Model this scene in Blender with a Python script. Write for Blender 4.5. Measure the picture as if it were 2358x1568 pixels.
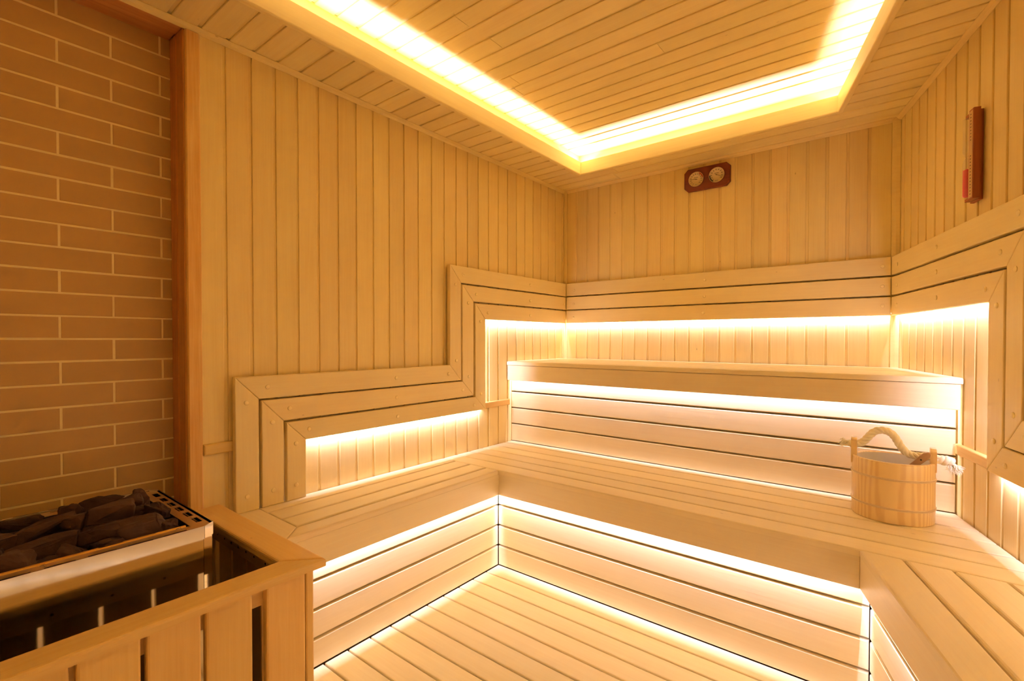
import bpy, bmesh, math, random
from mathutils import Vector, Matrix, noise
from math import sin, cos, pi, radians, tan, atan2, hypot

for o in list(bpy.data.objects):
    bpy.data.objects.remove(o)
SC = bpy.context.scene
COL = SC.collection
V = Vector
X, Y, Z = V((1, 0, 0)), V((0, 1, 0)), V((0, 0, 1))

# ------------------------------------------------------------------ camera
cam_d = bpy.data.cameras.new('camera')
cam = bpy.data.objects.new('camera', cam_d)
COL.objects.link(cam)
cam_d.sensor_width = 36.0
cam_d.sensor_fit = 'HORIZONTAL'
cam_d.lens = 36.0 * 1116.46 / 2358
cam_d.shift_y = (796.42 - 784) / 2358
cam_d.clip_start = 0.02
_yaw, _pit = radians(38.475), radians(-0.775)
_F = V((-sin(_yaw) * cos(_pit), cos(_yaw) * cos(_pit), sin(_pit)))
_R = V((cos(_yaw), sin(_yaw), 0))
_U = _R.cross(_F)
cam.matrix_world = Matrix(((_R.x, _U.x, -_F.x, 1.906), (_R.y, _U.y, -_F.y, -3.015),
                           (_R.z, _U.z, -_F.z, 1.137), (0, 0, 0, 1)))
SC.camera = cam

# ------------------------------------------------------------------ world + exposure
w = bpy.data.worlds.new('world')
SC.world = w
w.use_nodes = True
w.node_tree.nodes['Background'].inputs[0].default_value = (0.0, 0.0, 0.0, 1)
w.node_tree.nodes['Background'].inputs[1].default_value = 0.0
SC.view_settings.view_transform = 'Standard'
SC.view_settings.look = 'None'
SC.view_settings.exposure = 0.12
SC.view_settings.gamma = 1.0
SC.view_settings.use_curve_mapping = False
SC.cycles.max_bounces = 8
SC.cycles.diffuse_bounces = 7
SC.cycles.glossy_bounces = 4
SC.cycles.transmission_bounces = 6
SC.cycles.caustics_reflective = False
SC.cycles.caustics_refractive = False
SC.cycles.use_denoising = True
SC.cycles.use_adaptive_sampling = True
SC.cycles.adaptive_threshold = 0.06
SC.cycles.sample_clamp_indirect = 6.0

LED_COL = (0.97, 0.92, 1.22)
COVE_COL = (1.0, 0.93, 0.90)
P_BENCH, P_BACK, P_COVE = 32.0, 7.5, 4.1      # watts per metre of strip

# ------------------------------------------------------------------ plan data (metres)
WX = 1.9084                       # back wall length
COT = 0.2778                      # splay of the right wall
RD = V((cos(radians(-74.46)), sin(radians(-74.46)), 0))     # along the right wall, towards the door
RN = V((RD.y, -RD.x, 0))          # into the room
K = V((WX, 0, 0))
YF = -3.75                        # wall behind the camera
def rw(s, z, t=0.0): return K + RD * s + RN * t + Z * z


# ------------------------------------------------------------------ materials
def new_mat(name):
    m = bpy.data.materials.new(name)
    m.use_nodes = True
    nt = m.node_tree
    return m, nt, nt.nodes['Principled BSDF']

def wood(name, c_light, c_dark, rough=0.42, grain=(1.2, 34, 34), amount=0.6, vary=0.07, bump=0.10, rings=0.0, coat=0.0):
    m, nt, p = new_mat(name)
    N, L = nt.nodes, nt.links
    tc = N.new('ShaderNodeTexCoord')
    oi = N.new('ShaderNodeObjectInfo')
    comb = N.new('ShaderNodeCombineXYZ')
    mul = N.new('ShaderNodeMath'); mul.operation = 'MULTIPLY'; mul.inputs[1].default_value = 37.0
    L.new(oi.outputs['Random'], mul.inputs[0])
    for i in range(3): L.new(mul.outputs[0], comb.inputs[i])
    add = N.new('ShaderNodeVectorMath'); add.operation = 'ADD'
    L.new(tc.outputs['Object'], add.inputs[0]); L.new(comb.outputs[0], add.inputs[1])
    mp = N.new('ShaderNodeMapping'); mp.inputs['Scale'].default_value = grain
    L.new(add.outputs[0], mp.inputs[0])
    n1 = N.new('ShaderNodeTexNoise'); n1.inputs['Scale'].default_value = 3.2; n1.inputs['Detail'].default_value = 4; n1.inputs['Roughness'].default_value = 0.62; n1.inputs['Distortion'].default_value = 0.35
    L.new(mp.outputs[0], n1.inputs['Vector'])
    mp2 = N.new('ShaderNodeMapping'); mp2.inputs['Scale'].default_value = (2.2, 9, 9)
    L.new(add.outputs[0], mp2.inputs[0])
    n2 = N.new('ShaderNodeTexNoise'); n2.inputs['Scale'].default_value = 1.3; n2.inputs['Detail'].default_value = 1
    L.new(mp2.outputs[0], n2.inputs['Vector'])
    mx = N.new('ShaderNodeMix'); mx.data_type = 'FLOAT'; mx.inputs[0].default_value = 0.45
    L.new(n1.outputs[0], mx.inputs[2]); L.new(n2.outputs[0], mx.inputs[3])
    val = mx.outputs[0]
    if rings:
        wv = N.new('ShaderNodeTexWave'); wv.wave_type = 'BANDS'; wv.bands_direction = 'Y'
        wv.inputs['Scale'].default_value = rings; wv.inputs['Distortion'].default_value = 5.0
        wv.inputs['Detail'].default_value = 2.5; wv.inputs['Detail Scale'].default_value = 0.7
        mp3 = N.new('ShaderNodeMapping'); mp3.inputs['Scale'].default_value = (0.55, 3.0, 3.0)
        L.new(add.outputs[0], mp3.inputs[0]); L.new(mp3.outputs[0], wv.inputs['Vector'])
        mx2 = N.new('ShaderNodeMix'); mx2.data_type = 'FLOAT'; mx2.inputs[0].default_value = 0.5
        L.new(val, mx2.inputs[2]); L.new(wv.outputs['Fac'], mx2.inputs[3])
        val = mx2.outputs[0]
    mr = N.new('ShaderNodeMapRange'); mr.inputs[1].default_value = 0.36; mr.inputs[2].default_value = 0.68
    mr.inputs[3].default_value = 0.0; mr.inputs[4].default_value = amount
    L.new(val, mr.inputs[0])
    cm = N.new('ShaderNodeMix'); cm.data_type = 'RGBA'
    cm.inputs[6].default_value = (*c_light, 1); cm.inputs[7].default_value = (*c_dark, 1)
    L.new(mr.outputs[0], cm.inputs[0])
    hs = N.new('ShaderNodeHueSaturation')
    vr = N.new('ShaderNodeMapRange'); vr.inputs[3].default_value = 1 - vary; vr.inputs[4].default_value = 1 + vary * 0.5
    L.new(oi.outputs['Random'], vr.inputs[0]); L.new(vr.outputs[0], hs.inputs['Value'])
    # a second, decorrelated random nudges the hue of each board
    m2 = N.new('ShaderNodeMath'); m2.operation = 'MULTIPLY'; m2.inputs[1].default_value = 7.31
    fr = N.new('ShaderNodeMath'); fr.operation = 'FRACT'
    L.new(oi.outputs['Random'], m2.inputs[0]); L.new(m2.outputs[0], fr.inputs[0])
    hr = N.new('ShaderNodeMapRange'); hr.inputs[3].default_value = 0.496; hr.inputs[4].default_value = 0.504
    L.new(fr.outputs[0], hr.inputs[0]); L.new(hr.outputs[0], hs.inputs['Hue'])
    L.new(cm.outputs[2], hs.inputs['Color'])
    # rare dark specks (pin knots)
    mp4 = N.new('ShaderNodeMapping'); mp4.inputs['Scale'].default_value = (4.5, 9, 9)
    L.new(add.outputs[0], mp4.inputs[0])
    vo = N.new('ShaderNodeTexVoronoi'); vo.inputs['Scale'].default_value = 1.0
    L.new(mp4.outputs[0], vo.inputs['Vector'])
    sp = N.new('ShaderNodeMapRange'); sp.inputs[1].default_value = 0.012; sp.inputs[2].default_value = 0.035; sp.inputs[3].default_value = 0.45; sp.inputs[4].default_value = 0.0
    L.new(vo.outputs['Distance'], sp.inputs[0])
    sm = N.new('ShaderNodeMix'); sm.data_type = 'RGBA'
    sm.inputs[7].default_value = (c_dark[0] * 0.35, c_dark[1] * 0.3, c_dark[2] * 0.3, 1)
    L.new(sp.outputs[0], sm.inputs[0]); L.new(hs.outputs[0], sm.inputs[6])
    L.new(sm.outputs[2], p.inputs['Base Color'])
    p.inputs['Roughness'].default_value = rough
    p.inputs['IOR'].default_value = 1.4
    if coat:
        p.inputs['Coat Weight'].default_value = coat; p.inputs['Coat Roughness'].default_value = 0.12
    b = N.new('ShaderNodeBump'); b.inputs['Strength'].default_value = bump; b.inputs['Distance'].default_value = 0.002
    L.new(n1.outputs[0], b.inputs['Height']); L.new(b.outputs[0], p.inputs['Normal'])
    return m

def plain(name, c, rough=0.5, metal=0.0, emit=None, es=0.0, trans=0.0, ior=1.45, alpha=None, bumps=0.0, bscale=60, vary=0.0):
    m, nt, p = new_mat(name)
    p.inputs['Base Color'].default_value = (*c, 1)
    p.inputs['Roughness'].default_value = rough
    p.inputs['Metallic'].default_value = metal
    p.inputs['Transmission Weight'].default_value = trans
    p.inputs['IOR'].default_value = ior
    if emit:
        p.inputs['Emission Color'].default_value = (*emit, 1); p.inputs['Emission Strength'].default_value = es
    N, L = nt.nodes, nt.links
    if vary:
        tc = N.new('ShaderNodeTexCoord'); n = N.new('ShaderNodeTexNoise'); n.inputs['Scale'].default_value = bscale * 0.3; n.inputs['Detail'].default_value = 5
        L.new(tc.outputs['Object'], n.inputs['Vector'])
        mx = N.new('ShaderNodeMix'); mx.data_type = 'RGBA'
        mx.inputs[6].default_value = (*[k * (1 - vary) for k in c], 1); mx.inputs[7].default_value = (*[min(1, k * (1 + vary)) for k in c], 1)
        oi = N.new('ShaderNodeObjectInfo'); ad = N.new('ShaderNodeMath'); ad.operation = 'ADD'
        sb = N.new('ShaderNodeMath'); sb.operation = 'MULTIPLY_ADD'; sb.inputs[1].default_value = 0.5; sb.inputs[2].default_value = -0.12
        L.new(oi.outputs['Random'], sb.inputs[0]); L.new(n.outputs[0], ad.inputs[0]); L.new(sb.outputs[0], ad.inputs[1])
        L.new(ad.outputs[0], mx.inputs[0]); L.new(mx.outputs[2], p.inputs['Base Color'])
    if bumps:
        tc = N.new('ShaderNodeTexCoord'); n = N.new('ShaderNodeTexNoise'); n.inputs['Scale'].default_value = bscale; n.inputs['Detail'].default_value = 4
        L.new(tc.outputs['Object'], n.inputs['Vector'])
        b = N.new('ShaderNodeBump'); b.inputs['Strength'].default_value = bumps; b.inputs['Distance'].default_value = 0.003
        L.new(n.outputs[0], b.inputs['Height']); L.new(b.outputs[0], p.inputs['Normal'])
    return m

ASPEN = wood('pale_aspen', (0.90, 0.74, 0.37), (0.82, 0.61, 0.27))
ASPEN_CEIL = wood('pale_aspen_ceiling', (0.90, 0.76, 0.41), (0.81, 0.62, 0.29), vary=0.08)
BENCH_W = wood('aspen_bench', (0.92, 0.81, 0.57), (0.86, 0.70, 0.45), rough=0.38, vary=0.07)
REST_W = wood('aspen_backrest', (0.91, 0.77, 0.44), (0.84, 0.65, 0.33), vary=0.05)
FLOOR_W = wood('aspen_floor', (0.92, 0.82, 0.57), (0.82, 0.68, 0.41), rough=0.45, vary=0.08, amount=0.5)
ALDER = wood('reddish_alder_trim', (0.72, 0.36, 0.14), (0.50, 0.18, 0.05), amount=0.8)
GUARD_W = wood('honey_guard_wood', (0.85, 0.60, 0.25), (0.75, 0.45, 0.16), rough=0.36)
PINE = wood('varnished_pine', (0.90, 0.70, 0.40), (0.66, 0.40, 0.17), rough=0.3, rings=11, amount=0.42, coat=0.5, bump=0.03)
WALNUT = wood('dark_ladle_wood', (0.55, 0.36, 0.22), (0.36, 0.20, 0.11), amount=0.8)
MAHOG = wood('mahogany', (0.24, 0.055, 0.022), (0.12, 0.022, 0.010), amount=0.8, rough=0.35)
TIMERW = wood('cherry', (0.40, 0.12, 0.04), (0.26, 0.06, 0.02), amount=0.7)
YELLOW_W = wood('yellow_batten_wood', (0.86, 0.62, 0.24), (0.74, 0.46, 0.14))
BACKING = plain('dark_underlay', (0.20, 0.11, 0.05), 0.9)
TILE = plain('caramel_tile', (0.56, 0.35, 0.14), 0.5, vary=0.07, bumps=0.05, bscale=25)
GROUT = plain('cream_grout', (0.90, 0.76, 0.42), 0.85, bumps=0.3, bscale=120)
STEEL = plain('polished_steel', (0.72, 0.69, 0.64), 0.07, metal=1.0, bumps=0.03, bscale=7)
STEEL_RIM = plain('brushed_steel_rim', (0.72, 0.58, 0.46), 0.38, metal=1.0)
BRASS = plain('golden_rod', (0.85, 0.60, 0.25), 0.25, metal=1.0)
BLACK = plain('black_void', (0.012, 0.010, 0.010), 0.8)
ROCK = plain('heater_rock', (0.060, 0.031, 0.021), 0.8, ior=1.3, bumps=1.0, bscale=55, vary=0.6)
SCREW = plain('dark_screw', (0.03, 0.025, 0.02), 0.5, metal=0.6)
LINER = plain('white_liner', (0.80, 0.76, 0.70), 0.35)
TWINE = plain('twine', (0.80, 0.64, 0.46), 0.35)
ROPE = plain('cotton_rope', (1.0, 0.95, 0.84), 0.85, bumps=0.25, bscale=220)
DIAL = plain('cream_dial', (0.80, 0.66, 0.42), 0.45)
INK = plain('black_ink', (0.02, 0.015, 0.012), 0.6)
RED = plain('dark_red_ink', (0.40, 0.01, 0.01), 0.5)
SAND = plain('crimson_sand', (0.85, 0.03, 0.09), 0.5)
GLASS = plain('clear_glass', (0.95, 0.95, 0.95), 0.03)
GLASS.node_tree.nodes['Principled BSDF'].inputs['Alpha'].default_value = 0.16
LEDM = plain('led_strip_glow', (1, 1, 1), 0.5, emit=LED_COL, es=6.0)
LEDM.cycles.emission_sampling = 'NONE'
CAPW = wood('cap_wood', (0.97, 0.84, 0.50), (0.93, 0.76, 0.40), vary=0.02)


# ------------------------------------------------------------------ helpers
CACHE = {}
def link(name, me, parent=None, mw=None, kind=None):
    o = bpy.data.objects.new(name, me)
    COL.objects.link(o)
    if mw is not None: o.matrix_world = mw
    if parent is not None:
        o.parent = parent
        o.matrix_parent_inverse = parent.matrix_world.inverted()
    if kind: o['kind'] = kind
    return o

def frame(o, ex, ey, ez):
    return Matrix(((ex.x, ey.x, ez.x, o.x), (ex.y, ey.y, ez.y, o.y), (ex.z, ey.z, ez.z, o.z), (0, 0, 0, 1)))

def done(bm, mat, smooth=False):
    me = bpy.data.meshes.new('m')
    bmesh.ops.recalc_face_normals(bm, faces=bm.faces)
    bm.to_mesh(me); bm.free()
    for m in (mat if isinstance(mat, (list, tuple)) else [mat]): me.materials.append(m)
    if smooth:
        for f in me.polygons: f.use_smooth = True
    return me

def plate(name, parent, O, A, B, poly, th, mat, grain='a', r=0.003, seg=2, lift=0.0):
    """flat piece: polygon poly in the frame (A, B) with outward side A x B; body goes th behind; front rim rounded by r"""
    Nn = A.cross(B).normalized()
    g = (A if grain == 'a' else B if grain == 'b' else grain).normalized()
    gy = Nn.cross(g)
    P3 = [O + A * a + B * b + Nn * lift for a, b in poly]
    c = sum(P3, V((0, 0, 0))) / len(P3)
    pl = [(round((q - c).dot(g), 5), round((q - c).dot(gy), 5)) for q in P3]
    key = (tuple(pl), th, r, seg, mat.name)
    me = CACHE.get(key)
    if me is None:
        area = sum(pl[i][0] * pl[(i + 1) % len(pl)][1] - pl[(i + 1) % len(pl)][0] * pl[i][1] for i in range(len(pl)))
        if area < 0: pl = pl[::-1]
        bm = bmesh.new()
        top = [bm.verts.new((a, b, 0)) for a, b in pl]
        bot = [bm.verts.new((a, b, -th)) for a, b in pl]
        ft = bm.faces.new(top); bm.faces.new(bot[::-1])
        n = len(pl)
        for i in range(n): bm.faces.new((top[i], bot[i], bot[(i + 1) % n], top[(i + 1) % n]))
        if r > 0:
            es = [e for e in ft.edges]
            bmesh.ops.bevel(bm, geom=es, offset=r, segments=seg, profile=0.5, affect='EDGES')
        me = done(bm, mat)
        CACHE[key] = me
    return link(name, me, parent, frame(c, g, gy, Nn))

def box_piece(name, parent, x0, x1, y0, y1, z0, z1, mat, grain=X, r=0.002):
    """axis-aligned box with all edges slightly rounded; grain gives the local x axis"""
    c = V(((x0 + x1) / 2, (y0 + y1) / 2, (z0 + z1) / 2))
    d = {X[:]: (x1 - x0, y1 - y0, z1 - z0), Y[:]: (y1 - y0, z1 - z0, x1 - x0), Z[:]: (z1 - z0, x1 - x0, y1 - y0)}[grain[:]]
    ax = {X[:]: (X, Y, Z), Y[:]: (Y, Z, X), Z[:]: (Z, X, Y)}[grain[:]]
    key = ('box', tuple(round(q, 5) for q in d), r, mat.name)
    me = CACHE.get(key)
    if me is None:
        bm = bmesh.new(); bmesh.ops.create_cube(bm, size=1)
        for v in bm.verts: v.co = V((v.co.x * d[0], v.co.y * d[1], v.co.z * d[2]))
        if r > 0: bmesh.ops.bevel(bm, geom=list(bm.edges), offset=min(r, min(d) * 0.4), segments=1, affect='EDGES')
        me = done(bm, mat); CACHE[key] = me
    return link(name, me, parent, frame(c, *ax))

def clad(name, parent, O, A, B, L, mat, pitch=0.0888, face=0.0765, flip=False, m0=0.0, m1=0.0, width=None):
    """tongue-and-groove board: starts at O, runs L along A, face lies across B; N = A x B faces the room"""
    Nn = A.cross(B).normalized()
    wd = pitch if width is None else width
    fc = min(face, wd)
    pr = [(0, -0.011), (0, -0.0018), (0.0018, 0), (fc - 0.0018, 0), (fc, -0.0018)]
    pr += [(fc, -0.0055), (wd, -0.0055), (wd, -0.011)] if wd > fc + 1e-4 else [(fc, -0.011)]
    if flip: pr = [(wd - a, b) for a, b in pr]
    key = ('clad', round(L, 4), round(wd, 5), round(fc, 5), flip, round(m0, 4), round(m1, 4), mat.name)
    me = CACHE.get(key)
    if me is None:
        bm = bmesh.new()
        e0 = [bm.verts.new((m0 * y, y, z)) for y, z in pr]
        e1 = [bm.verts.new((L + m1 * y, y, z)) for y, z in pr]
        n = len(pr)
        for i in range(n): bm.faces.new((e0[i], e0[(i + 1) % n], e1[(i + 1) % n], e1[i]))
        bm.faces.new(e0[::-1]); bm.faces.new(e1)
        me = done(bm, mat); CACHE[key] = me
    return link(name, me, parent, frame(O, A.normalized(), B.normalized(), Nn))

def empty(name, loc=(0, 0, 0), kind=None, label=None, cat=None, group=None):
    o = bpy.data.objects.new(name, None)
    COL.objects.link(o); o.location = loc
    o.matrix_world = Matrix.Translation(V(loc))
    if kind: o['kind'] = kind
    if label: o['label'] = label
    if cat: o['category'] = cat
    if group: o['group'] = group
    return o

def tag(o, label, cat, group=None):
    o['label'] = label; o['category'] = cat
    if group: o['group'] = group
    return o

def led(parent, p0, p1, d, watts, color, strip=True, wd=0.006):
    """a strip lamp from p0 to p1 shining along d, with its glowing tape as a part of parent"""
    p0, p1, d = V(p0), V(p1), V(d).normalized()
    L = (p1 - p0).length
    ax = (p1 - p0).normalized(); up = d.cross(ax)
    ld = bpy.data.lights.new('strip_lamp', 'AREA')
    ld.shape = 'RECTANGLE'; ld.size = L; ld.size_y = wd; ld.energy = watts * L; ld.color = color
    lo = bpy.data.objects.new('strip_lamp', ld); COL.objects.link(lo)
    lo.matrix_world = frame((p0 + p1) / 2 + d * 0.0005, ax, (-d).cross(ax), -d)
    lo.parent = parent; lo.matrix_parent_inverse = parent.matrix_world.inverted()
    if strip:
        c = (p0 + p1) / 2 - d * 0.0015
        bm = bmesh.new(); bmesh.ops.create_cube(bm, size=1)
        for v in bm.verts: v.co = V((v.co.x * L, v.co.y * (wd + 0.002), v.co.z * 0.0024))
        link('led_strip', done(bm, LEDM), parent, frame(c, ax, (-d).cross(ax), -d))

def cap_mesh():
    if 'cap' in CACHE: return CACHE['cap']
    bm = bmesh.new(); n = 14
    prof = [(0.0088, 0.0), (0.0084, 0.0016), (0.0066, 0.0031), (0.0035, 0.0039)]
    rings = [[bm.verts.new((r * cos(2 * pi * i / n), r * sin(2 * pi * i / n), z)) for i in range(n)] for r, z in prof]
    for a, b in zip(rings, rings[1:]):
        for i in range(n): bm.faces.new((a[i], a[(i + 1) % n], b[(i + 1) % n], b[i]))
    bm.faces.new(rings[-1]); bm.faces.new(rings[0][::-1])
    CACHE['cap'] = done(bm, CAPW, True)
    return CACHE['cap']
def cap(parent, O, A, B):
    link('screw_cap', cap_mesh(), parent, frame(O, A, B, A.cross(B)))

def lathe(bm, prof, n=24, O=V((0, 0, 0)), sx=1.0, sy=1.0, close=True):
    rings = [[bm.verts.new((O.x + r * sx * cos(2 * pi * i / n), O.y + r * sy * sin(2 * pi * i / n), O.z + z)) for i in range(n)] for r, z in prof]
    for a, b in zip(rings, rings[1:]):
        for i in range(n): bm.faces.new((a[i], a[(i + 1) % n], b[(i + 1) % n], b[i]))
    if close:
        bm.faces.new(rings[0][::-1]); bm.faces.new(rings[-1])
    return rings

def tube(bm, pts, r, n=8, caps=True):
    pts = [V(p) for p in pts]
    rs = r if isinstance(r, (list, tuple)) else [r] * len(pts)
    t0 = (pts[1] - pts[0]).normalized()
    u = t0.orthogonal().normalized()
    prev = None; rings = []
    for i, p in enumerate(pts):
        t = (pts[min(i + 1, len(pts) - 1)] - pts[max(i - 1, 0)]).normalized()
        u = (u - t * u.dot(t)).normalized(); v = t.cross(u)
        rings.append([bm.verts.new(p + (u * cos(2 * pi * k / n) + v * sin(2 * pi * k / n)) * rs[i]) for k in range(n)])
    for a, b in zip(rings, rings[1:]):
        for k in range(n): bm.faces.new((a[k], a[(k + 1) % n], b[(k + 1) % n], b[k]))
    if caps:
        bm.faces.new(rings[0][::-1]); bm.faces.new(rings[-1])

def spline(pts, m=8):
    pts = [V(p) for p in pts]; out = []
    for i in range(len(pts) - 1):
        a, b, c, d = pts[max(i - 1, 0)], pts[i], pts[i + 1], pts[min(i + 2, len(pts) - 1)]
        for k in range(m):
            t = k / m
            out.append(0.5 * ((2 * b) + (c - a) * t + (2 * a - 5 * b + 4 * c - d) * t * t + (3 * b - a - 3 * c + d) * t ** 3))
    return out + [pts[-1]]

def solid(name, x0, x1, y0, y1, z0, z1, mat, parent=None, kind='structure'):
    bm = bmesh.new(); bmesh.ops.create_cube(bm, size=1)
    c = V(((x0 + x1) / 2, (y0 + y1) / 2, (z0 + z1) / 2))
    for v in bm.verts: v.co = V((v.co.x * (x1 - x0), v.co.y * (y1 - y0), v.co.z * (z1 - z0)))
    return link(name, done(bm, mat), parent, Matrix.Translation(c), kind if parent is None else None)

# ================================================================== ROOM SHELL
ZS = 2.21       # soffit
ZC = 2.325      # raised middle of the ceiling
# ---- left wall (panelled part)
wall_left = empty('wall_left', (0, -1.2, 0), 'structure')
solid('backing', -0.16, -0.011, -2.404, 0.03, -0.05, 2.36, BACKING, wall_left)
P0 = -2.2774
clad('wall_panel', wall_left, V((0, P0, 0)), Z, -Y, ZS, ASPEN, pitch=0.0856, face=0.0730, flip=True)
for k in range(25):
    y1 = P0 + 0.09 * (k + 1)
    clad('wall_panel', wall_left, V((0, y1, 0)), Z, -Y, ZS, ASPEN, pitch=0.09, face=0.0775, flip=True)
clad('wall_panel', wall_left, V((0, 0, 0)), Z, -Y, ZS, ASPEN, width=-(P0 + 0.09 * 25), face=0.0275)
# ---- left wall, tiled bay behind the heater
wall_tiled = empty('wall_left_tiled', (-0.13, -3.0, 0), 'structure')
solid('grout_bed', -0.16, -0.1308, YF - 0.05, -2.404, -0.05, 2.36, GROUT, wall_tiled)
rz = 0
for r in range(32):
    zt = 2.205 if r == 0 else 2.134 - 0.0711 * (r - 1) - 0.0028
    zb = 2.134 + 0.0028 if r == 0 else 2.134 - 0.0711 * r + 0.0028
    if zb < 0: zb = 0.0
    if zt - zb < 0.01: continue
    off = -2.441 if r % 2 == 0 else -2.577
    ys = [-2.404]
    q = off
    while q > YF + 0.02:
        ys.append(q); q -= 0.268
    ys.append(YF)
    rnd = random.Random(r)
    for a, b in zip(ys, ys[1:]):
        j = rnd.uniform(-0.002, 0.002)
        y1 = a - (0 if a == -2.404 else 0.0027) ; y0 = b + (0.0027 if b != YF else 0)
        plate('tile', wall_tiled, V((-0.13 + rnd.uniform(-0.0006, 0.0006), 0, 0)), Y, Z, [(y0, zb), (y1, zb), (y1, zt), (y0, zt)], 0.006, TILE, r=0.0012, seg=1)
# ---- reddish jamb, post and header framing the tiled bay
tj = empty('trim_1', (0, -2.404, 0), 'structure')
box_piece('jamb_board', tj, -0.13, -0.068, -2.412, -2.404, 0, 2.20, ALDER, Z, 0.003)
box_piece('jamb_board', tj, -0.066, -0.004, -2.411, -2.403, 0, 2.20, ALDER, Z, 0.003)
box_piece('corner_post', tj, -0.012, 0.011, -2.408, -2.3635, 0, ZS - 0.018, wood('post_wood', (0.86, 0.60, 0.26), (0.70, 0.34, 0.09), amount=0.9, vary=0.0), Z, 0.004)
th = empty('trim_2', (0, -3.0, 2.2), 'structure')
box_piece('header_board', th, -0.13, -0.066, YF, -2.412, 2.197, 2.209, ALDER, Y, 0.003)
box_piece('header_board', th, -0.064, 0.002, YF, -2.412, 2.192, 2.209, ALDER, Y, 0.003)
# ---- back wall
wall_back = empty('wall_back', (0.95, 0, 0), 'structure')
solid('backing', -0.2, 2.2, 0.011, 0.05, -0.05, 2.36, BACKING, wall_back)
B0, BP = 0.0955, 0.08884
for k in range(20):
    x0 = B0 + BP * k - 0.0762
    clad('wall_panel', wall_back, V((x0 + BP, 0, 0)), Z, -X, ZS, ASPEN, pitch=BP, face=0.0762, flip=True)
xl = B0 + BP * 20 - 0.0762
clad('wall_panel', wall_back, V((WX - 0.002, 0, 0)), Z, -X, ZS, ASPEN, width=WX - xl - 0.002, face=WX - xl - 0.03, flip=True)
# ---- right wall
wall_right = empty('wall_right', (WX, 0, 0), 'structure')
SE = (-YF) / abs(RD.y)
bm = bmesh.new()
vs = [rw(-0.02, 0, -0.011), rw(SE + 0.05, 0, -0.011), rw(SE + 0.05, 0, -0.05), rw(-0.02, 0, -0.05)]
a = [bm.verts.new(q - Z * 0.05) for q in vs]; b = [bm.verts.new(q + Z * 2.36) for q in vs]
for i in range(4): bm.faces.new((a[i], a[(i + 1) % 4], b[(i + 1) % 4], b[i]))
bm.faces.new(a); bm.faces.new(b)
link('backing', done(bm, BACKING), wall_right, Matrix.Identity(4))
R0, RP = 0.0647, 0.08883
clad('wall_panel', wall_right, rw(R0 + 0.004, 0), Z, -RD, ZS, ASPEN, width=R0, face=R0 - 0.008, flip=True)
k = 0
while True:
    s0 = R0 + RP * k + 0.004
    if s0 > SE - 0.02: break
    clad('wall_panel', wall_right, rw(s0 + RP, 0), Z, -RD, ZS, ASPEN, pitch=RP, face=0.0762, flip=True)
    k += 1
# ---- wall behind the viewer
wall_front = empty('wall_front', (1.3, YF, 0), 'structure')
solid('backing', -0.2, 3.2, YF - 0.05, YF - 0.011, -0.05, 2.36, BACKING, wall_front)
for k in range(34):
    x1 = -0.13 + 0.09 * k
    clad('wall_panel', wall_front, V((x1, YF, 0)), Z, X, ZS, ASPEN, pitch=0.09, face=0.0775)
# ---- corner strips
t = empty('trim_3', (0, 0, 0), 'structure')
box_piece('corner_strip', t, 0.0, 0.024, -0.018, 0.0, 0, ZS, ASPEN, Z, 0.004)
t = empty('trim_4', (WX, 0, 0), 'structure')
plate('corner_strip', t, V((WX, 0, 0)), X, Y, [(-0.030, 0), (-0.030, -0.014), (-0.012, -0.020), (0.004, -0.020), (0.001, 0)], ZS, ASPEN, grain=Z if False else 'a', r=0.0, lift=ZS)

# ================================================================== CEILING
ceiling = empty('ceiling', (1.1, -1.8, ZC), 'structure')
bm = bmesh.new(); bmesh.ops.create_cube(bm, size=1)
for v in bm.verts: v.co = V((1.5 + v.co.x * 3.6, YF / 2 + v.co.y * 3.95, 2.36 + v.co.z * 0.04))
link('backing', done(bm, BACKING), ceiling, Matrix.Identity(4))
LX, LY, RX = 0.340, -0.352, 1.6855          # inner face of the cove lip; right lip starts at (RX, LY)
TH = 0.024
RSX, RSY = 0.278, -0.262                     # riser faces closing the raised part
def lipx(y): return RX + 0.2755 * (LY - y)
def rearx(y): return lipx(y) + 0.066
def wallx(y): return WX - COT * y
CP = 0.0892
G0 = -0.410                                  # one groove line; planks repeat from here
joints_hi = {  # plank index -> x of a butt joint
    14: 0.622, 12: 0.636, 9: 0.522, 8: 0.474, 6: 0.436, 4: 0.395, 7: 1.14, 17: 1.30, 19: 0.9}
CN = V((0, 0, -1))
k = -5
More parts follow.
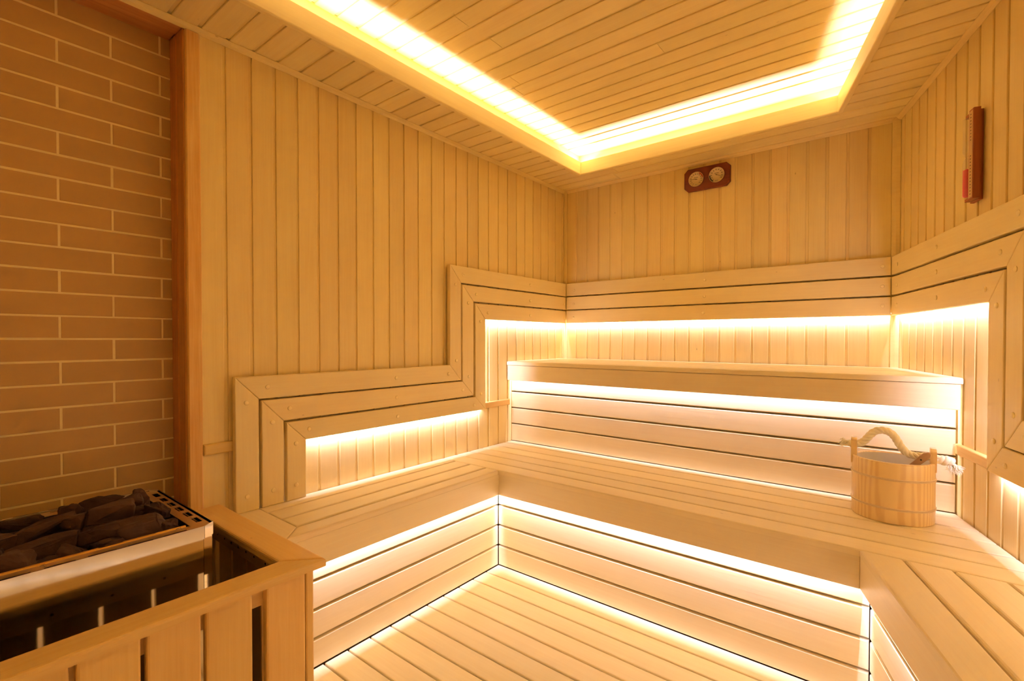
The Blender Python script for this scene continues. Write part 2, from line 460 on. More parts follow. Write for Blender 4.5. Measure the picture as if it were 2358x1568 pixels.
while True:
    ya = G0 - CP * k
    if ya - CP < YF: break
    if ya <= 0.0:
        for seg_hi in (True, False):
            pass
    # raised middle
    if ya < RSY + CP:
        y_top = min(ya, RSY)
        wd = CP - (ya - y_top)
        if wd > 0.01:
            xs = [RSX]
            if k in joints_hi: xs.append(joints_hi[k])
            xs.append(None)
            for a, b in zip(xs, xs[1:]):
                aa = a + (0.0008 if a != RSX else 0)
                L = (rearx(y_top) - aa) if b is None else (b - 0.0008 - aa)
                clad('ceiling_plank', ceiling, V((aa, y_top, ZC)), X, -Y, L, ASPEN_CEIL, width=wd if wd < CP - 1e-4 else None, pitch=CP, face=0.0768, m1=0.2755 if b is None else 0)
    # soffit ring
    y_top = min(ya, -0.0)
    wd = CP - (ya - y_top)
    if wd > 0.01:
        if ya - CP * 0.5 > LY + TH - 0.03:
            js = {-5: [0.45], -4: [0.45, 1.95], -3: [0.496], -2: [1.313]}.get(k, [])
            js = [q for q in js if q < wallx(y_top) - 0.05]
            xs = [0.0] + js + [None]
            for a, b in zip(xs, xs[1:]):
                aa = a + (0.0008 if a else 0)
                L = (wallx(y_top) - aa) if b is None else (b - 0.0008 - aa)
                clad('soffit_plank', ceiling, V((aa, y_top, ZS)), X, -Y, L, ASPEN_CEIL, width=wd if wd < CP - 1e-4 else None, pitch=CP, face=0.0768, m1=COT if b is None else 0)
        else:
            clad('soffit_plank', ceiling, V((0.0, y_top, ZS)), X, -Y, LX - TH + 0.004, ASPEN_CEIL, pitch=CP, face=0.0768)
            xr = lipx(y_top) + TH - 0.002
            clad('soffit_plank', ceiling, V((xr, y_top, ZS)), X, -Y, wallx(y_top) - xr, ASPEN_CEIL, pitch=CP, face=0.0768, m0=0.2755, m1=COT)
    k += 1
# cove lip boards (mitred at the corners) and the riser boards behind them
ZL0, ZL1 = 2.170, 2.248
def cove_board(p, q, mp, mq, n_out, name='cove_board', z0=ZL0, z1=ZL1, th=TH, mat=ASPEN_CEIL, r=0.006):
    """vertical board from p to q (inner face), thickness th along n_out; mp, mq shift the outer corners along the run"""
    u = (q - p).normalized()
    pts = [p, q, q + n_out * th + u * mq, p + n_out * th - u * mp]
    c = (p + q) / 2
    bm = bmesh.new()
    lo = [bm.verts.new(((x - c).dot(u), (x - c).dot(n_out), z0)) for x in pts]
    hi = [bm.verts.new(((x - c).dot(u), (x - c).dot(n_out), z1)) for x in pts]
    for i in range(4): bm.faces.new((lo[i], lo[(i + 1) % 4], hi[(i + 1) % 4], hi[i]))
    f0 = bm.faces.new(lo[::-1]); f1 = bm.faces.new(hi)
    if r:
        es = [e for e in f0.edges if abs((e.verts[0].co - e.verts[1].co).x) > 0.5]
        bmesh.ops.bevel(bm, geom=es, offset=r, segments=3, profile=0.5, affect='EDGES')
    w_ = Z.cross(u)
    if w_.dot(n_out) < 0:
        for v in bm.verts: v.co.y = -v.co.y
        # frame (u, w_, Z)
    return link(name, done(bm, mat), ceiling, frame(V((c.x, c.y, 0)), u, w_, Z))
RU = V((0.2755, -1, 0)).normalized()
RO = V((1, 0.2755, 0)).normalized()          # outward from the opening on the right
mR = TH * tan(radians((90 - 15.4) / 2)) if False else TH * tan(radians(52.7 - 15.4))
cove_board(V((LX, YF + 0.01, 0)), V((LX, LY, 0)), 0, TH, -X)
cove_board(V((LX, LY, 0)), V((RX, LY, 0)), TH, TH * 0.76, Y)
cove_board(V((lipx(YF + 0.01), YF + 0.01, 0)), V((RX, LY, 0)), 0, TH * 0.76, RO)
cove_board(V((RSX, YF + 0.01, 0)), V((RSX, RSY, 0)), 0, 0.012, -X, 'cove_riser', ZS + 0.011, ZC + 0.004, 0.012, r=0)
cove_board(V((RSX, RSY, 0)), V((rearx(RSY), RSY, 0)), 0.012, 0.012, Y, 'cove_riser', ZS + 0.011, ZC + 0.004, 0.012, r=0)
cove_board(V((rearx(YF + 0.01), YF + 0.01, 0)), V((rearx(RSY), RSY, 0)), 0, 0.012, RO, 'cove_riser', ZS + 0.011, ZC + 0.004, 0.012, r=0)
# trough floor between lip and riser
TF = ZS + 0.013
plate('cove_floor', ceiling, V((0, 0, TF)), X, Y, [(RSX - 0.01, YF), (LX - TH + 0.002, YF), (LX - TH + 0.002, LY + TH - 0.002), (RSX - 0.01, RSY + 0.01)], 0.004, ASPEN_CEIL, 'b', r=0)
plate('cove_floor', ceiling, V((0, 0, TF)), X, Y, [(RSX - 0.01, RSY + 0.01), (LX - TH + 0.002, LY + TH - 0.002), (RX + TH, LY + TH - 0.002), (rearx(RSY) + 0.01, RSY + 0.01)], 0.004, ASPEN_CEIL, 'a', r=0)
plate('cove_floor', ceiling, V((0, 0, TF)), X, Y, [(lipx(YF) + TH, YF), (rearx(YF) + 0.01, YF), (rearx(RSY) + 0.01, RSY + 0.01), (RX + TH, LY + TH - 0.002)], 0.004, ASPEN_CEIL, 'b', r=0)
zl = TF + 0.004
e = LX - RSX - 0.004                         # tape sits at the foot of the riser, tilted over the trough
led(ceiling, (LX - e, YF + 0.1, zl), (LX - e, RSY - 0.01, zl), V((1, 0, 0.04)), P_COVE, COVE_COL)
led(ceiling, (RSX + 0.01, RSY - 0.004, zl), (rearx(RSY) - 0.01, RSY - 0.004, zl), V((0, -1, 0.04)), P_COVE, COVE_COL)
e2 = 0.066 - 0.005
led(ceiling, V((lipx(RSY - 0.01), RSY - 0.01, zl)) + RO * e2, V((lipx(YF + 0.1), YF + 0.1, zl)) + RO * e2, V((-RO.x, -RO.y, 0.04)), P_COVE, COVE_COL)
# ceiling trims
def tri_trim(idx, p, q, n_in, ex0=0.0, ex1=0.0):
    t = empty('trim_%d' % idx, tuple(p), 'structure')
    u = (q - p).normalized(); c = (p + q) / 2
    L2 = (q - p).length / 2
    pr = [(0, 0), (0.018, 0), (0.0185, -0.003), (0.012, -0.0125), (0.003, -0.0185), (0, -0.018)]
    bm = bmesh.new()
    e0 = [bm.verts.new(u * (-L2 + ex0 * a) + n_in * a + Z * b) for a, b in pr]
    e1 = [bm.verts.new(u * (L2 - ex1 * a) + n_in * a + Z * b) for a, b in pr]
    n = len(pr)
    for i in range(n): bm.faces.new((e0[i], e0[(i + 1) % n], e1[(i + 1) % n], e1[i]))
    bm.faces.new(e0[::-1]); bm.faces.new(e1)
    g = bm
    # bring into a frame whose x runs along the moulding
    M = frame(c, u, Z.cross(u), Z)
    for v in bm.verts: v.co = M.to_3x3().inverted() @ v.co
    link('moulding', done(g, ASPEN), t, M)
tri_trim(5, V((0, YF, ZS)), V((0, 0, ZS)), X, 0, 1)
tri_trim(6, V((0, 0, ZS)), V((WX, 0, ZS)), -Y, 1, 0.76)
tri_trim(7, rw(SE, ZS), rw(0, ZS), RN, 0, 0.76)

# ================================================================== FLOOR
floor = empty('floor', (1.2, -2.0, 0), 'structure')
solid('backing', -0.2, 3.2, YF - 0.05, 0.05, -0.08, -0.03, BACKING, floor)
FP = 0.0955
k = 0
DB = radians(-72.7)
BD = V((cos(DB), sin(DB), 0)); BNR = V((-sin(DB), cos(DB), 0))      # right bench: run, and towards the right wall
RISC = V((1.846, -1.153, 0))
def risx(y): return RISC.x + (RISC.y - y) * (BD.x / -BD.y)
while True:
    y1 = -1.153 - FP * k - (0.0 if k == 0 else 0.0)
    y0 = y1 - 0.0885
    if y0 < YF: break
    x0 = 0.3395 if y0 > -2.30 else 0.02
    plate('floor_board', floor, V((0, 0, 0)), X, Y, [(x0, y0), (risx(y0) - 0.001, y0), (risx(y1) - 0.001, y1), (x0, y1)], 0.026, FLOOR_W, r=0.004)
    k += 1

# ================================================================== LOWER BENCHES
ZB, TB = 0.500, 0.022
LFX, BFY = 0.388, -1.212
bl = empty('corner_bench_wing', (0.2, -1.75, 0), label='low narrow slatted bench along the left wall beside the heater guard', cat='bench')
for a, b in ((0.003, 0.092), (0.102, 0.198), (0.208, 0.304)):
    plate('seat_board', bl, V((0, 0, ZB)), X, Y, [(a, -2.182), (b, -2.184), (b, BFY - 0.003), (a, BFY - 0.003)], TB, BENCH_W, 'b', r=0.005)
plate('seat_board', bl, V((0, 0, ZB)), X, Y, [(0.3145, -2.1875), (LFX, -2.262), (LFX, BFY - 0.003), (0.3145, BFY - 0.003)], TB, BENCH_W, 'b', r=0.006)
plate('end_board', bl, V((0, 0, ZB)), X, Y, [(0.003, -2.264), (LFX - 0.002, -2.264), (0.3135, -2.1885), (0.003, -2.186)], TB, BENCH_W, 'a', r=0.002)
plate('fascia', bl, V((0.383, 0, 0)), Y, Z, [(-2.262, 0.374), (-1.181, 0.374), (-1.181, 0.4755), (-2.262, 0.4755)], 0.022, BENCH_W, r=0.0015)
plate('end_fascia', bl, V((0, -2.2615, 0)), X, Z, [(0.003, 0.374), (0.361, 0.374), (0.361, 0.4755), (0.003, 0.4755)], 0.020, BENCH_W, r=0.001)
RISZ = [(0.0015, 0.0965), (0.1045, 0.1975), (0.2055, 0.2995), (0.3070, 0.402), (0.4095, 0.476)]
for z0, z1 in RISZ:
    plate('riser_board', bl, V((0.338, 0, 0)), Y, Z, [(-2.262, z0), (-1.154, z0), (-1.154, z1), (-2.262, z1)], 0.02, BENCH_W, r=0.0045)
led(bl, (0.3505, -2.25, 0.440), (0.3505, -1.170, 0.440), V((-1, 0, -0.12)), P_BENCH, LED_COL)

bb = empty('deep_corner_bench', (1.0, -0.9, 0), label='deep slatted lower bench running along the back wall, under the bucket', cat='bench')
ye = BFY
rows = []
for i in range(6):
    y0 = BFY + 0.104 * i; y1 = y0 + 0.096
    if i == 5: y1 = -0.6255
    rows.append((y0, y1))
for i, (y0, y1) in enumerate(rows):
    plate('seat_board', bb, V((0, 0, ZB)), X, Y, [(0.003, y0), (wallx(y0) - 0.004, y0), (wallx(y1) - 0.004, y1), (0.003, y1)], TB, BENCH_W, r=0.005)
plate('fascia', bb, V((0, -1.203, 0)), X, Z, [(0.383, 0.374), (1.822, 0.374), (1.822, 0.4755), (0.383, 0.4755)], 0.022, BENCH_W, r=0.0015)
for z0, z1 in RISZ:
    plate('riser_board', bb, V((0, -1.153, 0)), X, Z, [(0.339, z0), (1.8445, z0), (1.8445, z1), (0.339, z1)], 0.02, BENCH_W, r=0.0045)
led(bb, (0.360, -1.1685, 0.440), (1.80, -1.1685, 0.440), V((0, 1, -0.12)), P_BENCH, LED_COL)

br = empty('splayed_side_bench', (2.1, -2.2, 0), label='slatted bench along the right wall, its boards butting against the back bench', cat='bench')
FC = V((1.8225, -1.216, 0))                     # front corner of the seat
Rend = 2.55
wv = BNR.dot(X)
bx = FC.copy()
def clip_wall(pts):
    out = []
    f = lambda q: wallx(q.y) - 0.004 - q.x
    for a, b in zip(pts, pts[1:] + pts[:1]):
        if f(a) >= 0: out.append(a)
        if (f(a) >= 0) != (f(b) >= 0):
            t_ = f(a) / (f(a) - f(b)); out.append(a + (b - a) * t_)
    return out
for i in range(4):
    w0, w1 = 0.104 * i * 0.985, 0.104 * i * 0.985 + 0.0955
    a0 = FC + X * (w0 / BNR.x); a1 = FC + X * (w1 / BNR.x)
    r0 = (YF + 0.02 - FC.y) / BD.y
    pts = clip_wall([a0, a1, a1 + BD * r0, a0 + BD * r0])
    plate('seat_board', br, V((0, 0, ZB)), X, Y, [(q.x, q.y) for q in pts], TB, BENCH_W, BD, r=0.006)
fs = V((1.8235, -1.205, 0))
r0 = (YF + 0.03 - fs.y) / BD.y
plate('fascia', br, fs, BD, Z, [(-0.024, 0.374), (r0, 0.374), (r0, 0.4755), (-0.024, 0.4755)], 0.022, BENCH_W, r=0.0025)
for z0, z1 in RISZ:
    plate('riser_board', br, RISC, BD, Z, [(0.001, z0), (2.66, z0), (2.66, z1), (0.001, z1)], 0.02, BENCH_W, r=0.0045)
q0 = RISC - BNR * 0.0125
led(br, q0 + BD * 0.05 + Z * 0.440, q0 + BD * 2.6 + Z * 0.440, BNR - Z * 0.12, P_BENCH, LED_COL)

# ================================================================== UPPER BENCH
ub = empty('upper_bench', (1.0, -0.35, 1.0), label='high upper bench against the back wall with a glowing strip under its fascia', cat='bench')
UF = -0.671
for i in range(7):
    y0 = UF + 0.104 * i; y1 = y0 + 0.096
    if y0 > -0.03: break
    y1 = min(y1, -0.018)
    plate('seat_board', ub, V((0, 0, 1.0)), X, Y, [(0.022 if y1 > -0.03 else 0.003, y0), (wallx(y0) - 0.004, y0), (wallx(y1) - 0.004, y1), (0.022 if y1 > -0.03 else 0.003, y1)], TB, BENCH_W, r=0.005)
plate('fascia', ub, V((0, -0.668, 0)), X, Z, [(0.003, 0.883), (wallx(-0.66) - 0.006, 0.883), (wallx(-0.66) - 0.006, 0.9765), (0.003, 0.9765)], 0.022, BENCH_W, r=0.004)
for z0, z1 in ((0.5015, 0.6045), (0.611, 0.705), (0.7115, 0.8065), (0.813, 0.909), (0.915, 0.976)):
    plate('riser_board', ub, V((0, -0.6255, 0)), X, Z, [(0.002, z0), (wallx(-0.6255) - 0.006, z0), (wallx(-0.6255) - 0.006, z1), (0.002, z1)], 0.02, BENCH_W, r=0.004)
led(ub, (0.02, -0.6365, 0.945), (2.06, -0.6365, 0.945), V((0, 1, -0.12)), P_BENCH, LED_COL)

# ================================================================== BACKRESTS
FT, FB = 0.036, 0.022          # front face stand-off, board thickness
def frame_set(root, O, A, vert_lower, vert_upper, end_a, polys, caps):
    for grain, poly, cps in polys:
        bo = plate('backrest_board', root, O, A, Z, poly, FB, REST_W, grain, r=0.0035)
        for ca, cz in cps:
            cap(bo, O + A * ca + Z * cz, A, Z)
# left wall: frame (y, z); the bands step up from the seat to the upper backrest
lo = empty('stepped_backrest', (0.036, -1.2, 0.5), label='stepped three-band backrest of mitred boards on the left wall', cat='backrest')
OL = V((FT, 0, 0))
Yc = -FT
bands = [  # outer/inner: left y, low top z, mid y, high top z
    dict(yl=(-2.269, -2.185), zl=(0.999, 0.913), ym=(-1.193, -1.109), zh=(1.537, 1.447)),
    dict(yl=(-2.175, -2.092), zl=(0.906, 0.820), ym=(-1.098, -1.009), zh=(1.438, 1.350)),
    dict(yl=(-2.080, -2.001), zl=(0.811, 0.731), ym=(-0.994, -0.908), zh=(1.341, 1.252))]
# low vertical bottoms rest on the seat; grooved corners are mitred
CL = [
    dict(lv=[(-2.230, 0.904), (-2.229, 0.557)], lh=[(-2.153, 0.956), (-1.549, 0.953), (-1.204, 0.953)], mv=[(-1.147, 1.022), (-1.152, 1.434)], hh=[(-1.093, 1.493), (-0.471, 1.490), (-0.066, 1.486)]),
    dict(lv=[(-2.135, 0.820), (-2.133, 0.558)], lh=[(-2.068, 0.866), (-1.546, 0.860), (-1.097, 0.859)], mv=[(-1.050, 0.929), (-1.053, 1.339)], hh=[(-0.988, 1.392), (-0.471, 1.388), (-0.065, 1.387)]),
    dict(lv=[(-2.043, 0.723), (-2.043, 0.558)], lh=[(-1.987, 0.773), (-1.541, 0.768), (-1.004, 0.765)], mv=[(-0.947, 0.824), (-0.953, 1.240)], hh=[(-0.888, 1.291), (-0.471, 1.293), (-0.063, 1.290)])]
for bnd, cp in zip(bands, CL):
    (yo, yi), (zo, zi), (mo, mi), (ho, hi) = bnd['yl'], bnd['zl'], bnd['ym'], bnd['zh']
    zb = 0.5005
    frame_set(lo, OL, Y, 0, 0, 0, [
        ('b', [(yo, zb), (yi, zb), (yi, zi), (yo, zo)], cp['lv']),
        ('a', [(yo, zo), (yi, zi), (mi, zi), (mo, zo)], cp['lh']),
        ('b', [(mo, zo), (mi, zi), (mi, hi), (mo, ho)], cp['mv']),
        ('a', [(mo, ho), (mi, hi), (Yc, hi), (Yc, ho)], cp['hh'])], None)
def rail(root, O, A, a0, a1, z0, z1, tt=0.013):
    bo = plate('mounting_rail', root, O, A, Z, [(a0, z0), (a1, z0), (a1, z1), (a0, z1)], tt, YELLOW_W, r=0.006, seg=3, lift=tt)
    bo['label'] = 'yellower rounded rail'
rail(lo, V((0, 0, 0)), Y, -2.362, -2.262, 0.728, 0.767)
rail(lo, V((0, 0, 0)), Y, -0.915, -0.648, 0.729, 0.766)
led(lo, (0.0115, -0.92, 1.266), (0.0115, -0.04, 1.266), V((-1, 0, -0.3)), P_BACK, LED_COL)
led(lo, (0.0115, -1.99, 0.745), (0.0115, -0.93, 0.745), V((-1, 0, -0.3)), P_BACK, LED_COL)
led(lo, (0.007, -0.919, 0.76), (0.007, -0.919, 1.25), Y, P_BACK * 0.25, LED_COL)

# back wall
ba = empty('long_backrest', (0.95, -0.036, 1.4), label='straight backrest of three long boards across the back wall', cat='backrest')
xr = WX - FT * 0.76 + 0.0
for (z0, z1), caps_ in (((1.448, 1.537), [(0.101, 1.487), (1.004, 1.491), (1.846, 1.492)]), ((1.3505, 1.439), [(0.098, 1.389), (1.002, 1.393), (1.847, 1.395)]), ((1.253, 1.342), [(0.097, 1.293), (0.997, 1.295), (1.848, 1.300)])):
    bo = plate('backrest_board', ba, V((0, -FT, 0)), X, Z, [(FT + 0.001, z0), (xr - 0.001, z0), (xr - 0.001, z1), (FT + 0.001, z1)], FB, REST_W, r=0.0035)
    for cx, cz in caps_: cap(bo, V((cx, -FT, cz)), X, Z)
led(ba, (0.03, -0.0115, 1.266), (1.885, -0.0115, 1.266), V((0, 1, -0.3)), P_BACK, LED_COL)

light_stop_specs = []
def light_stop(root, O, A, B, a0, a1, b0, b1, th_, lift):  # added hidden strip blocking lamp light, so the gaps between boards stay dark
    plate('added_light_stop', root, O, A, B, [(a0, b0), (a1, b0), (a1, b1), (a0, b1)], th_, REST_W, r=0, lift=lift)
light_stop(lo, V((0, 0, 0)), Y, Z, -0.935, -0.015, 1.276, 1.300, 0.0134, 0.0136)
light_stop(lo, V((0, 0, 0)), Y, Z, -2.02, -0.93, 0.756, 0.780, 0.0134, 0.0136)
light_stop(lo, V((0, 0, 0)), Y, Z, -0.960, -0.930, 0.780, 1.276, 0.0134, 0.0136)
light_stop(ba, V((0, 0, 0)), X, Z, 0.02, 1.895, 1.276, 1.300, 0.0134, 0.0136)

# right wall (frame s, z)
ra = empty('right_wall_backrest', tuple(rw(1.0, 0.9)), label='stepped backrest bands of mitred boards on the right wall below the sand timer', cat='backrest')
OR = K + RN * FT
sc = FT * 0.76
SB = [
    dict(zh=(1.537, 1.447), sm=(1.220, 1.136), zl=(1.006, 0.920)),
    dict(zh=(1.438, 1.351), sm=(1.128, 1.041), zl=(0.912, 0.823)),
    dict(zh=(1.342, 1.252), sm=(1.030, 0.941), zl=(0.818, 0.728))]
# outermost band keeps going level past the frame edge
CR = [
    dict(hh=[(0.109, 1.489), (0.549, 1.492), (1.10, 1.49)], mv=[(1.178, 1.43), (1.178, 1.02)], lh=[(1.235, 0.962), (1.9, 0.962)]),
    dict(hh=[(0.106, 1.392), (0.551, 1.396), (1.008, 1.396)], mv=[(1.090, 1.335), (1.087, 0.922)], lh=[(1.142, 0.868), (1.9, 0.868)]),
    dict(hh=[(0.107, 1.299), (0.553, 1.297), (0.922, 1.294)], mv=[(0.991, 1.239), (0.984, 0.828)], lh=[(1.050, 0.768), (1.9, 0.768)])]
S2 = 2.45
for bnd, cp in zip(SB, CR):
    (ho, hi), (mo, mi), (zo, zi) = bnd['zh'], bnd['sm'], bnd['zl']
    frame_set(ra, OR, RD, 0, 0, 0, [
        ('a', [(sc, hi), (mi, hi), (mo, ho), (sc, ho)], cp['hh']),
        ('b', [(mi, zi), (mo, zo), (mo, ho), (mi, hi)], cp['mv']),
        ('a', [(mi, zi), (S2, zi), (S2, zo), (mo, zo)], cp['lh'])], None)
rail(ra, K, RD, 0.660, 0.935, 0.720, 0.759)
led(ra, rw(0.04, 1.266, 0.0115), rw(0.945, 1.266, 0.0115), -RN - Z * 0.3, P_BACK, LED_COL)
led(ra, rw(0.953, 1.25, 0.007), rw(0.953, 0.745, 0.007), -RD, P_BACK * 0.35, LED_COL)
led(ra, rw(0.96, 0.742, 0.0115), rw(2.4, 0.742, 0.0115), -RN - Z * 0.3, P_BACK, LED_COL)

light_stop(ra, K, RD, Z, 0.015, 0.985, 1.276, 1.300, 0.0134, 0.0136)
light_stop(ra, K, RD, Z, 0.963, 0.990, 0.765, 1.276, 0.0134, 0.0136)
light_stop(ra, K, RD, Z, 0.950, 2.42, 0.752, 0.765, 0.0134, 0.0136)
light_stop(bl, V((0, 0, 0.466)), X, Y, 0.3385, 0.3605, -2.26, -1.156, 0.012, 0)  # bench stops: added between fascia and riser to keep light from leaking up
light_stop(bb, V((0, 0, 0.466)), X, Y, 0.362, 1.83, -1.1805, -1.1535, 0.012, 0)
light_stop(ub, V((0, 0, 0.968)), X, Y, 0.004, 2.07, -0.6455, -0.626, 0.012, 0)

# ================================================================== HEATER GUARD
gd = empty('heater_guard', (0.67, -2.7, 0), label='low honey-coloured wooden guard rail with upright slats around the heater', cat='guard rail')
GZ = 0.547
GI, GO = 0.620, 0.702
GYI, GYO = -2.398, -2.308
GE = -3.45
plate('top_rail', gd, V((0, 0, GZ)), X, Y, [(GI, GE), (GO, GE), (GO, GYO), (GI, GYI)], 0.022, GUARD_W, 'b', r=0.008, seg=3)
plate('top_rail', gd, V((0, 0, GZ)), X, Y, [(0.013, GYI), (GI, GYI), (GO, GYO), (0.002, GYO)], 0.022, GUARD_W, 'a', r=0.008, seg=3)
ys = [(-2.459, -2.358)] + [(-2.492 - 0.111 * i - 0.101, -2.492 - 0.111 * i) for i in range(8)]
for y0, y1 in ys:
    plate('slat', gd, V((0.687, 0, 0)), Y, Z, [(y0, 0.002), (y1, 0.002), (y1, 0.5245), (y0, 0.5245)], 0.020, GUARD_W, 'b', r=0.005)
box_piece('corner_post', gd, 0.655, 0.686, -2.356, -2.335, 0.002, 0.5245, GUARD_W, Z, 0.003)
for x0, x1 in ((0.004, 0.027), (0.061, 0.159), (0.172, 0.269), (0.278, 0.375), (0.388, 0.484), (0.497, 0.594), (0.606, 0.652)):
    plate('slat', gd, V((0, -2.335, 0)), X, Z, [(x0, 0.002), (x1, 0.002), (x1, 0.5245), (x0, 0.5245)], 0.018, GUARD_W, 'b', r=0.003)
ir = plate('inner_rail', gd, V((0, -2.357, 0)), X, Z, [(0.004, 0.452), (0.660, 0.452), (0.660, 0.5245), (0.004, 0.5245)], 0.0215, GUARD_W, r=0.002)
ir2 = plate('inner_rail', gd, V((0.640, 0, 0)), -Y, Z, [(2.360, 0.472), (3.44, 0.472), (3.44, 0.5245), (2.360, 0.5245)], 0.026, GUARD_W, r=0.002)
def screw(parent, O, A, B, r=0.0035):
    if 'screw' not in CACHE:
        bm = bmesh.new(); lathe(bm, [(r, 0), (r * 0.9, 0.0008), (r * 0.4, 0.0004)], 8); CACHE['screw'] = done(bm, SCREW)
    link('screw', CACHE['screw'], parent, frame(O, A, B, A.cross(B)))
for x in (0.058, 0.110, 0.167, 0.220, 0.273, 0.328, 0.383, 0.457, 0.55): screw(ir, V((x, -2.357, 0.477)), X, Z)
for i in range(12): screw(ir2, V((0.640, -2.47 - 0.111 * i, 0.493)), -Y, Z)
box_piece('corner_post', gd, 0.655, 0.686, GE, GE + 0.02, 0.002, 0.5245, GUARD_W, Z, 0.003)

# ================================================================== HEATER
ht = empty('sauna_heater', (0.27, -2.85, 0.15), label='polished steel sauna heater with slotted top rim, open and full of stones', cat='heater')
HX0, HX1, HY1, HY0, HZ, HB = 0.028, 0.500, -2.508, -3.30, 0.650, 0.16
ch = 0.026
pl = [(HX1, HY0), (HX1, HY1 - ch), (HX1 - ch * 0.75, HY1), (HX0 + 0.02, HY1), (HX0, HY1 - 0.022), (HX0, HY0)]
def wallseg(bm, p, q, z0, z1, th=0.002):
    p, q = V((*p, 0)), V((*q, 0)); u = (q - p).normalized(); n = V((u.y, -u.x, 0))
    pts = [p, q, q - n * th, p - n * th]
    lo_ = [bm.verts.new(x + Z * z0) for x in pts]; hi_ = [bm.verts.new(x + Z * z1) for x in pts]
    for i in range(4): bm.faces.new((lo_[i], lo_[(i + 1) % 4], hi_[(i + 1) % 4], hi_[i]))
    bm.faces.new(lo_[::-1]); bm.faces.new(hi_)
bm = bmesh.new()
for i in range(len(pl)): wallseg(bm, pl[(i + 1) % len(pl)], pl[i], HB, HZ - 0.022)
link('casing', done(bm, STEEL), ht, Matrix.Identity(4))
# folded hem around the top, slightly proud
bm = bmesh.new()
ce = V((sum(p[0] for p in pl) / 6, sum(p[1] for p in pl) / 6, 0))
pg = [(p[0] + (0.0018 if p[0] > 0.2 else -0.0018), p[1] + (0.0018 if p[1] > -2.9 else -0.0018)) for p in pl]
for i in range(len(pg)): wallseg(bm, pg[(i + 1) % len(pg)], pg[i], HZ - 0.030, HZ + 0.003, 0.0022)
link('top_hem', done(bm, STEEL), ht, Matrix.Identity(4))
# slotted rim plate: cells minus holes
def holed(bm, xs0, xs1, ys0, ys1, holes, z, th=0.0016):
    xs = sorted({xs0, xs1, *[h[0] for h in holes], *[h[1] for h in holes]}); ysn = sorted({ys0, ys1, *[h[2] for h in holes], *[h[3] for h in holes]})
    for a, b in zip(xs, xs[1:]):
        for c, d in zip(ysn, ysn[1:]):
            mx, my = (a + b) / 2, (c + d) / 2
            if mx < xs0 or mx > xs1 or my < ys0 or my > ys1: continue
            if any(h[0] < mx < h[1] and h[2] < my < h[3] for h in holes): continue
            vs = [bm.verts.new(p) for p in ((a, c, z), (b, c, z), (b, d, z), (a, d, z))]
            vb = [bm.verts.new(p) for p in ((a, c, z - th), (b, c, z - th), (b, d, z - th), (a, d, z - th))]
            bm.faces.new(vs); bm.faces.new(vb[::-1])
            for i in range(4): bm.faces.new((vs[i], vb[i], vb[(i + 1) % 4], vs[(i + 1) % 4]))
holes = [(x - 0.0215, x + 0.0215, -2.5315, -2.5165) for x in (0.094, 0.161, 0.228, 0.294, 0.360, 0.425)]
holes += [(0.484, 0.492, -2.617 - 0.0715 * i, -2.566 - 0.0715 * i) for i in range(10)]
holes += [(0.036, 0.044, -2.617 - 0.0715 * i, -2.566 - 0.0715 * i) for i in range(10)]
holes += [(0.074, 0.462, -3.25, -2.5515)]
bm = bmesh.new(); holed(bm, HX0 + 0.002, HX1 - 0.002, HY0 + 0.002, HY1 - 0.002, holes, HZ - 0.001)
# clip the chamfered corner: pull its outer cell in
for v in bm.verts:
    if v.co.x > 0.48 and v.co.y > -2.53: v.co.x -= (v.co.y + 2.54) * 0.6
link('slotted_rim', done(bm, STEEL_RIM), ht, Matrix.Identity(4))
# dark inner tray that carries the stones
bm = bmesh.new()
for i, (p, q) in enumerate((((0.070, -3.255), (0.466, -3.255)), ((0.466, -3.255), (0.466, -2.5475)), ((0.466, -2.5475), (0.070, -2.5475)), ((0.070, -2.5475), (0.070, -3.255)))):
    wallseg(bm, p, q, 0.50, HZ - 0.004)
vs = [bm.verts.new(p) for p in ((0.07, -3.255, 0.56), (0.466, -3.255, 0.56), (0.466, -2.5475, 0.56), (0.07, -2.5475, 0.56))]
bm.faces.new(vs)
vs = [bm.verts.new(p) for p in ((HX0, HY0, 0.60), (HX1, HY0, 0.60), (HX1, HY1, 0.60), (HX0, HY1, 0.60))]
link('stone_tray', done(bm, BLACK), ht, Matrix.Identity(4))
bm = bmesh.new(); tube(bm, [(0.4565, -2.560, 0.6485), (0.4565, -3.24, 0.6485)], 0.0042, 8)
link('guard_rod', done(bm, BRASS), ht, Matrix.Identity(4))
for x0, y0 in ((0.462, -2.575), (0.24, -2.543), (0.47, -2.83)):
    bm = bmesh.new(); tube(bm, [(x0, y0 - 0.006, HZ), (x0 + 0.004, y0, HZ + 0.003), (x0 + 0.010, y0 + 0.002, HZ)], 0.0012, 6)
    link('wire_clip', done(bm, STEEL), ht, Matrix.Identity(4))
for x, y in ((0.06, -2.56), (0.46, -2.56), (0.06, -3.25), (0.46, -3.25)):
    bm = bmesh.new(); lathe(bm, [(0.014, 0), (0.014, 0.012), (0.010, 0.016), (0.010, HB)], 12, V((x, y, 0)))
    link('leg', done(bm, BLACK), ht, Matrix.Identity(4))

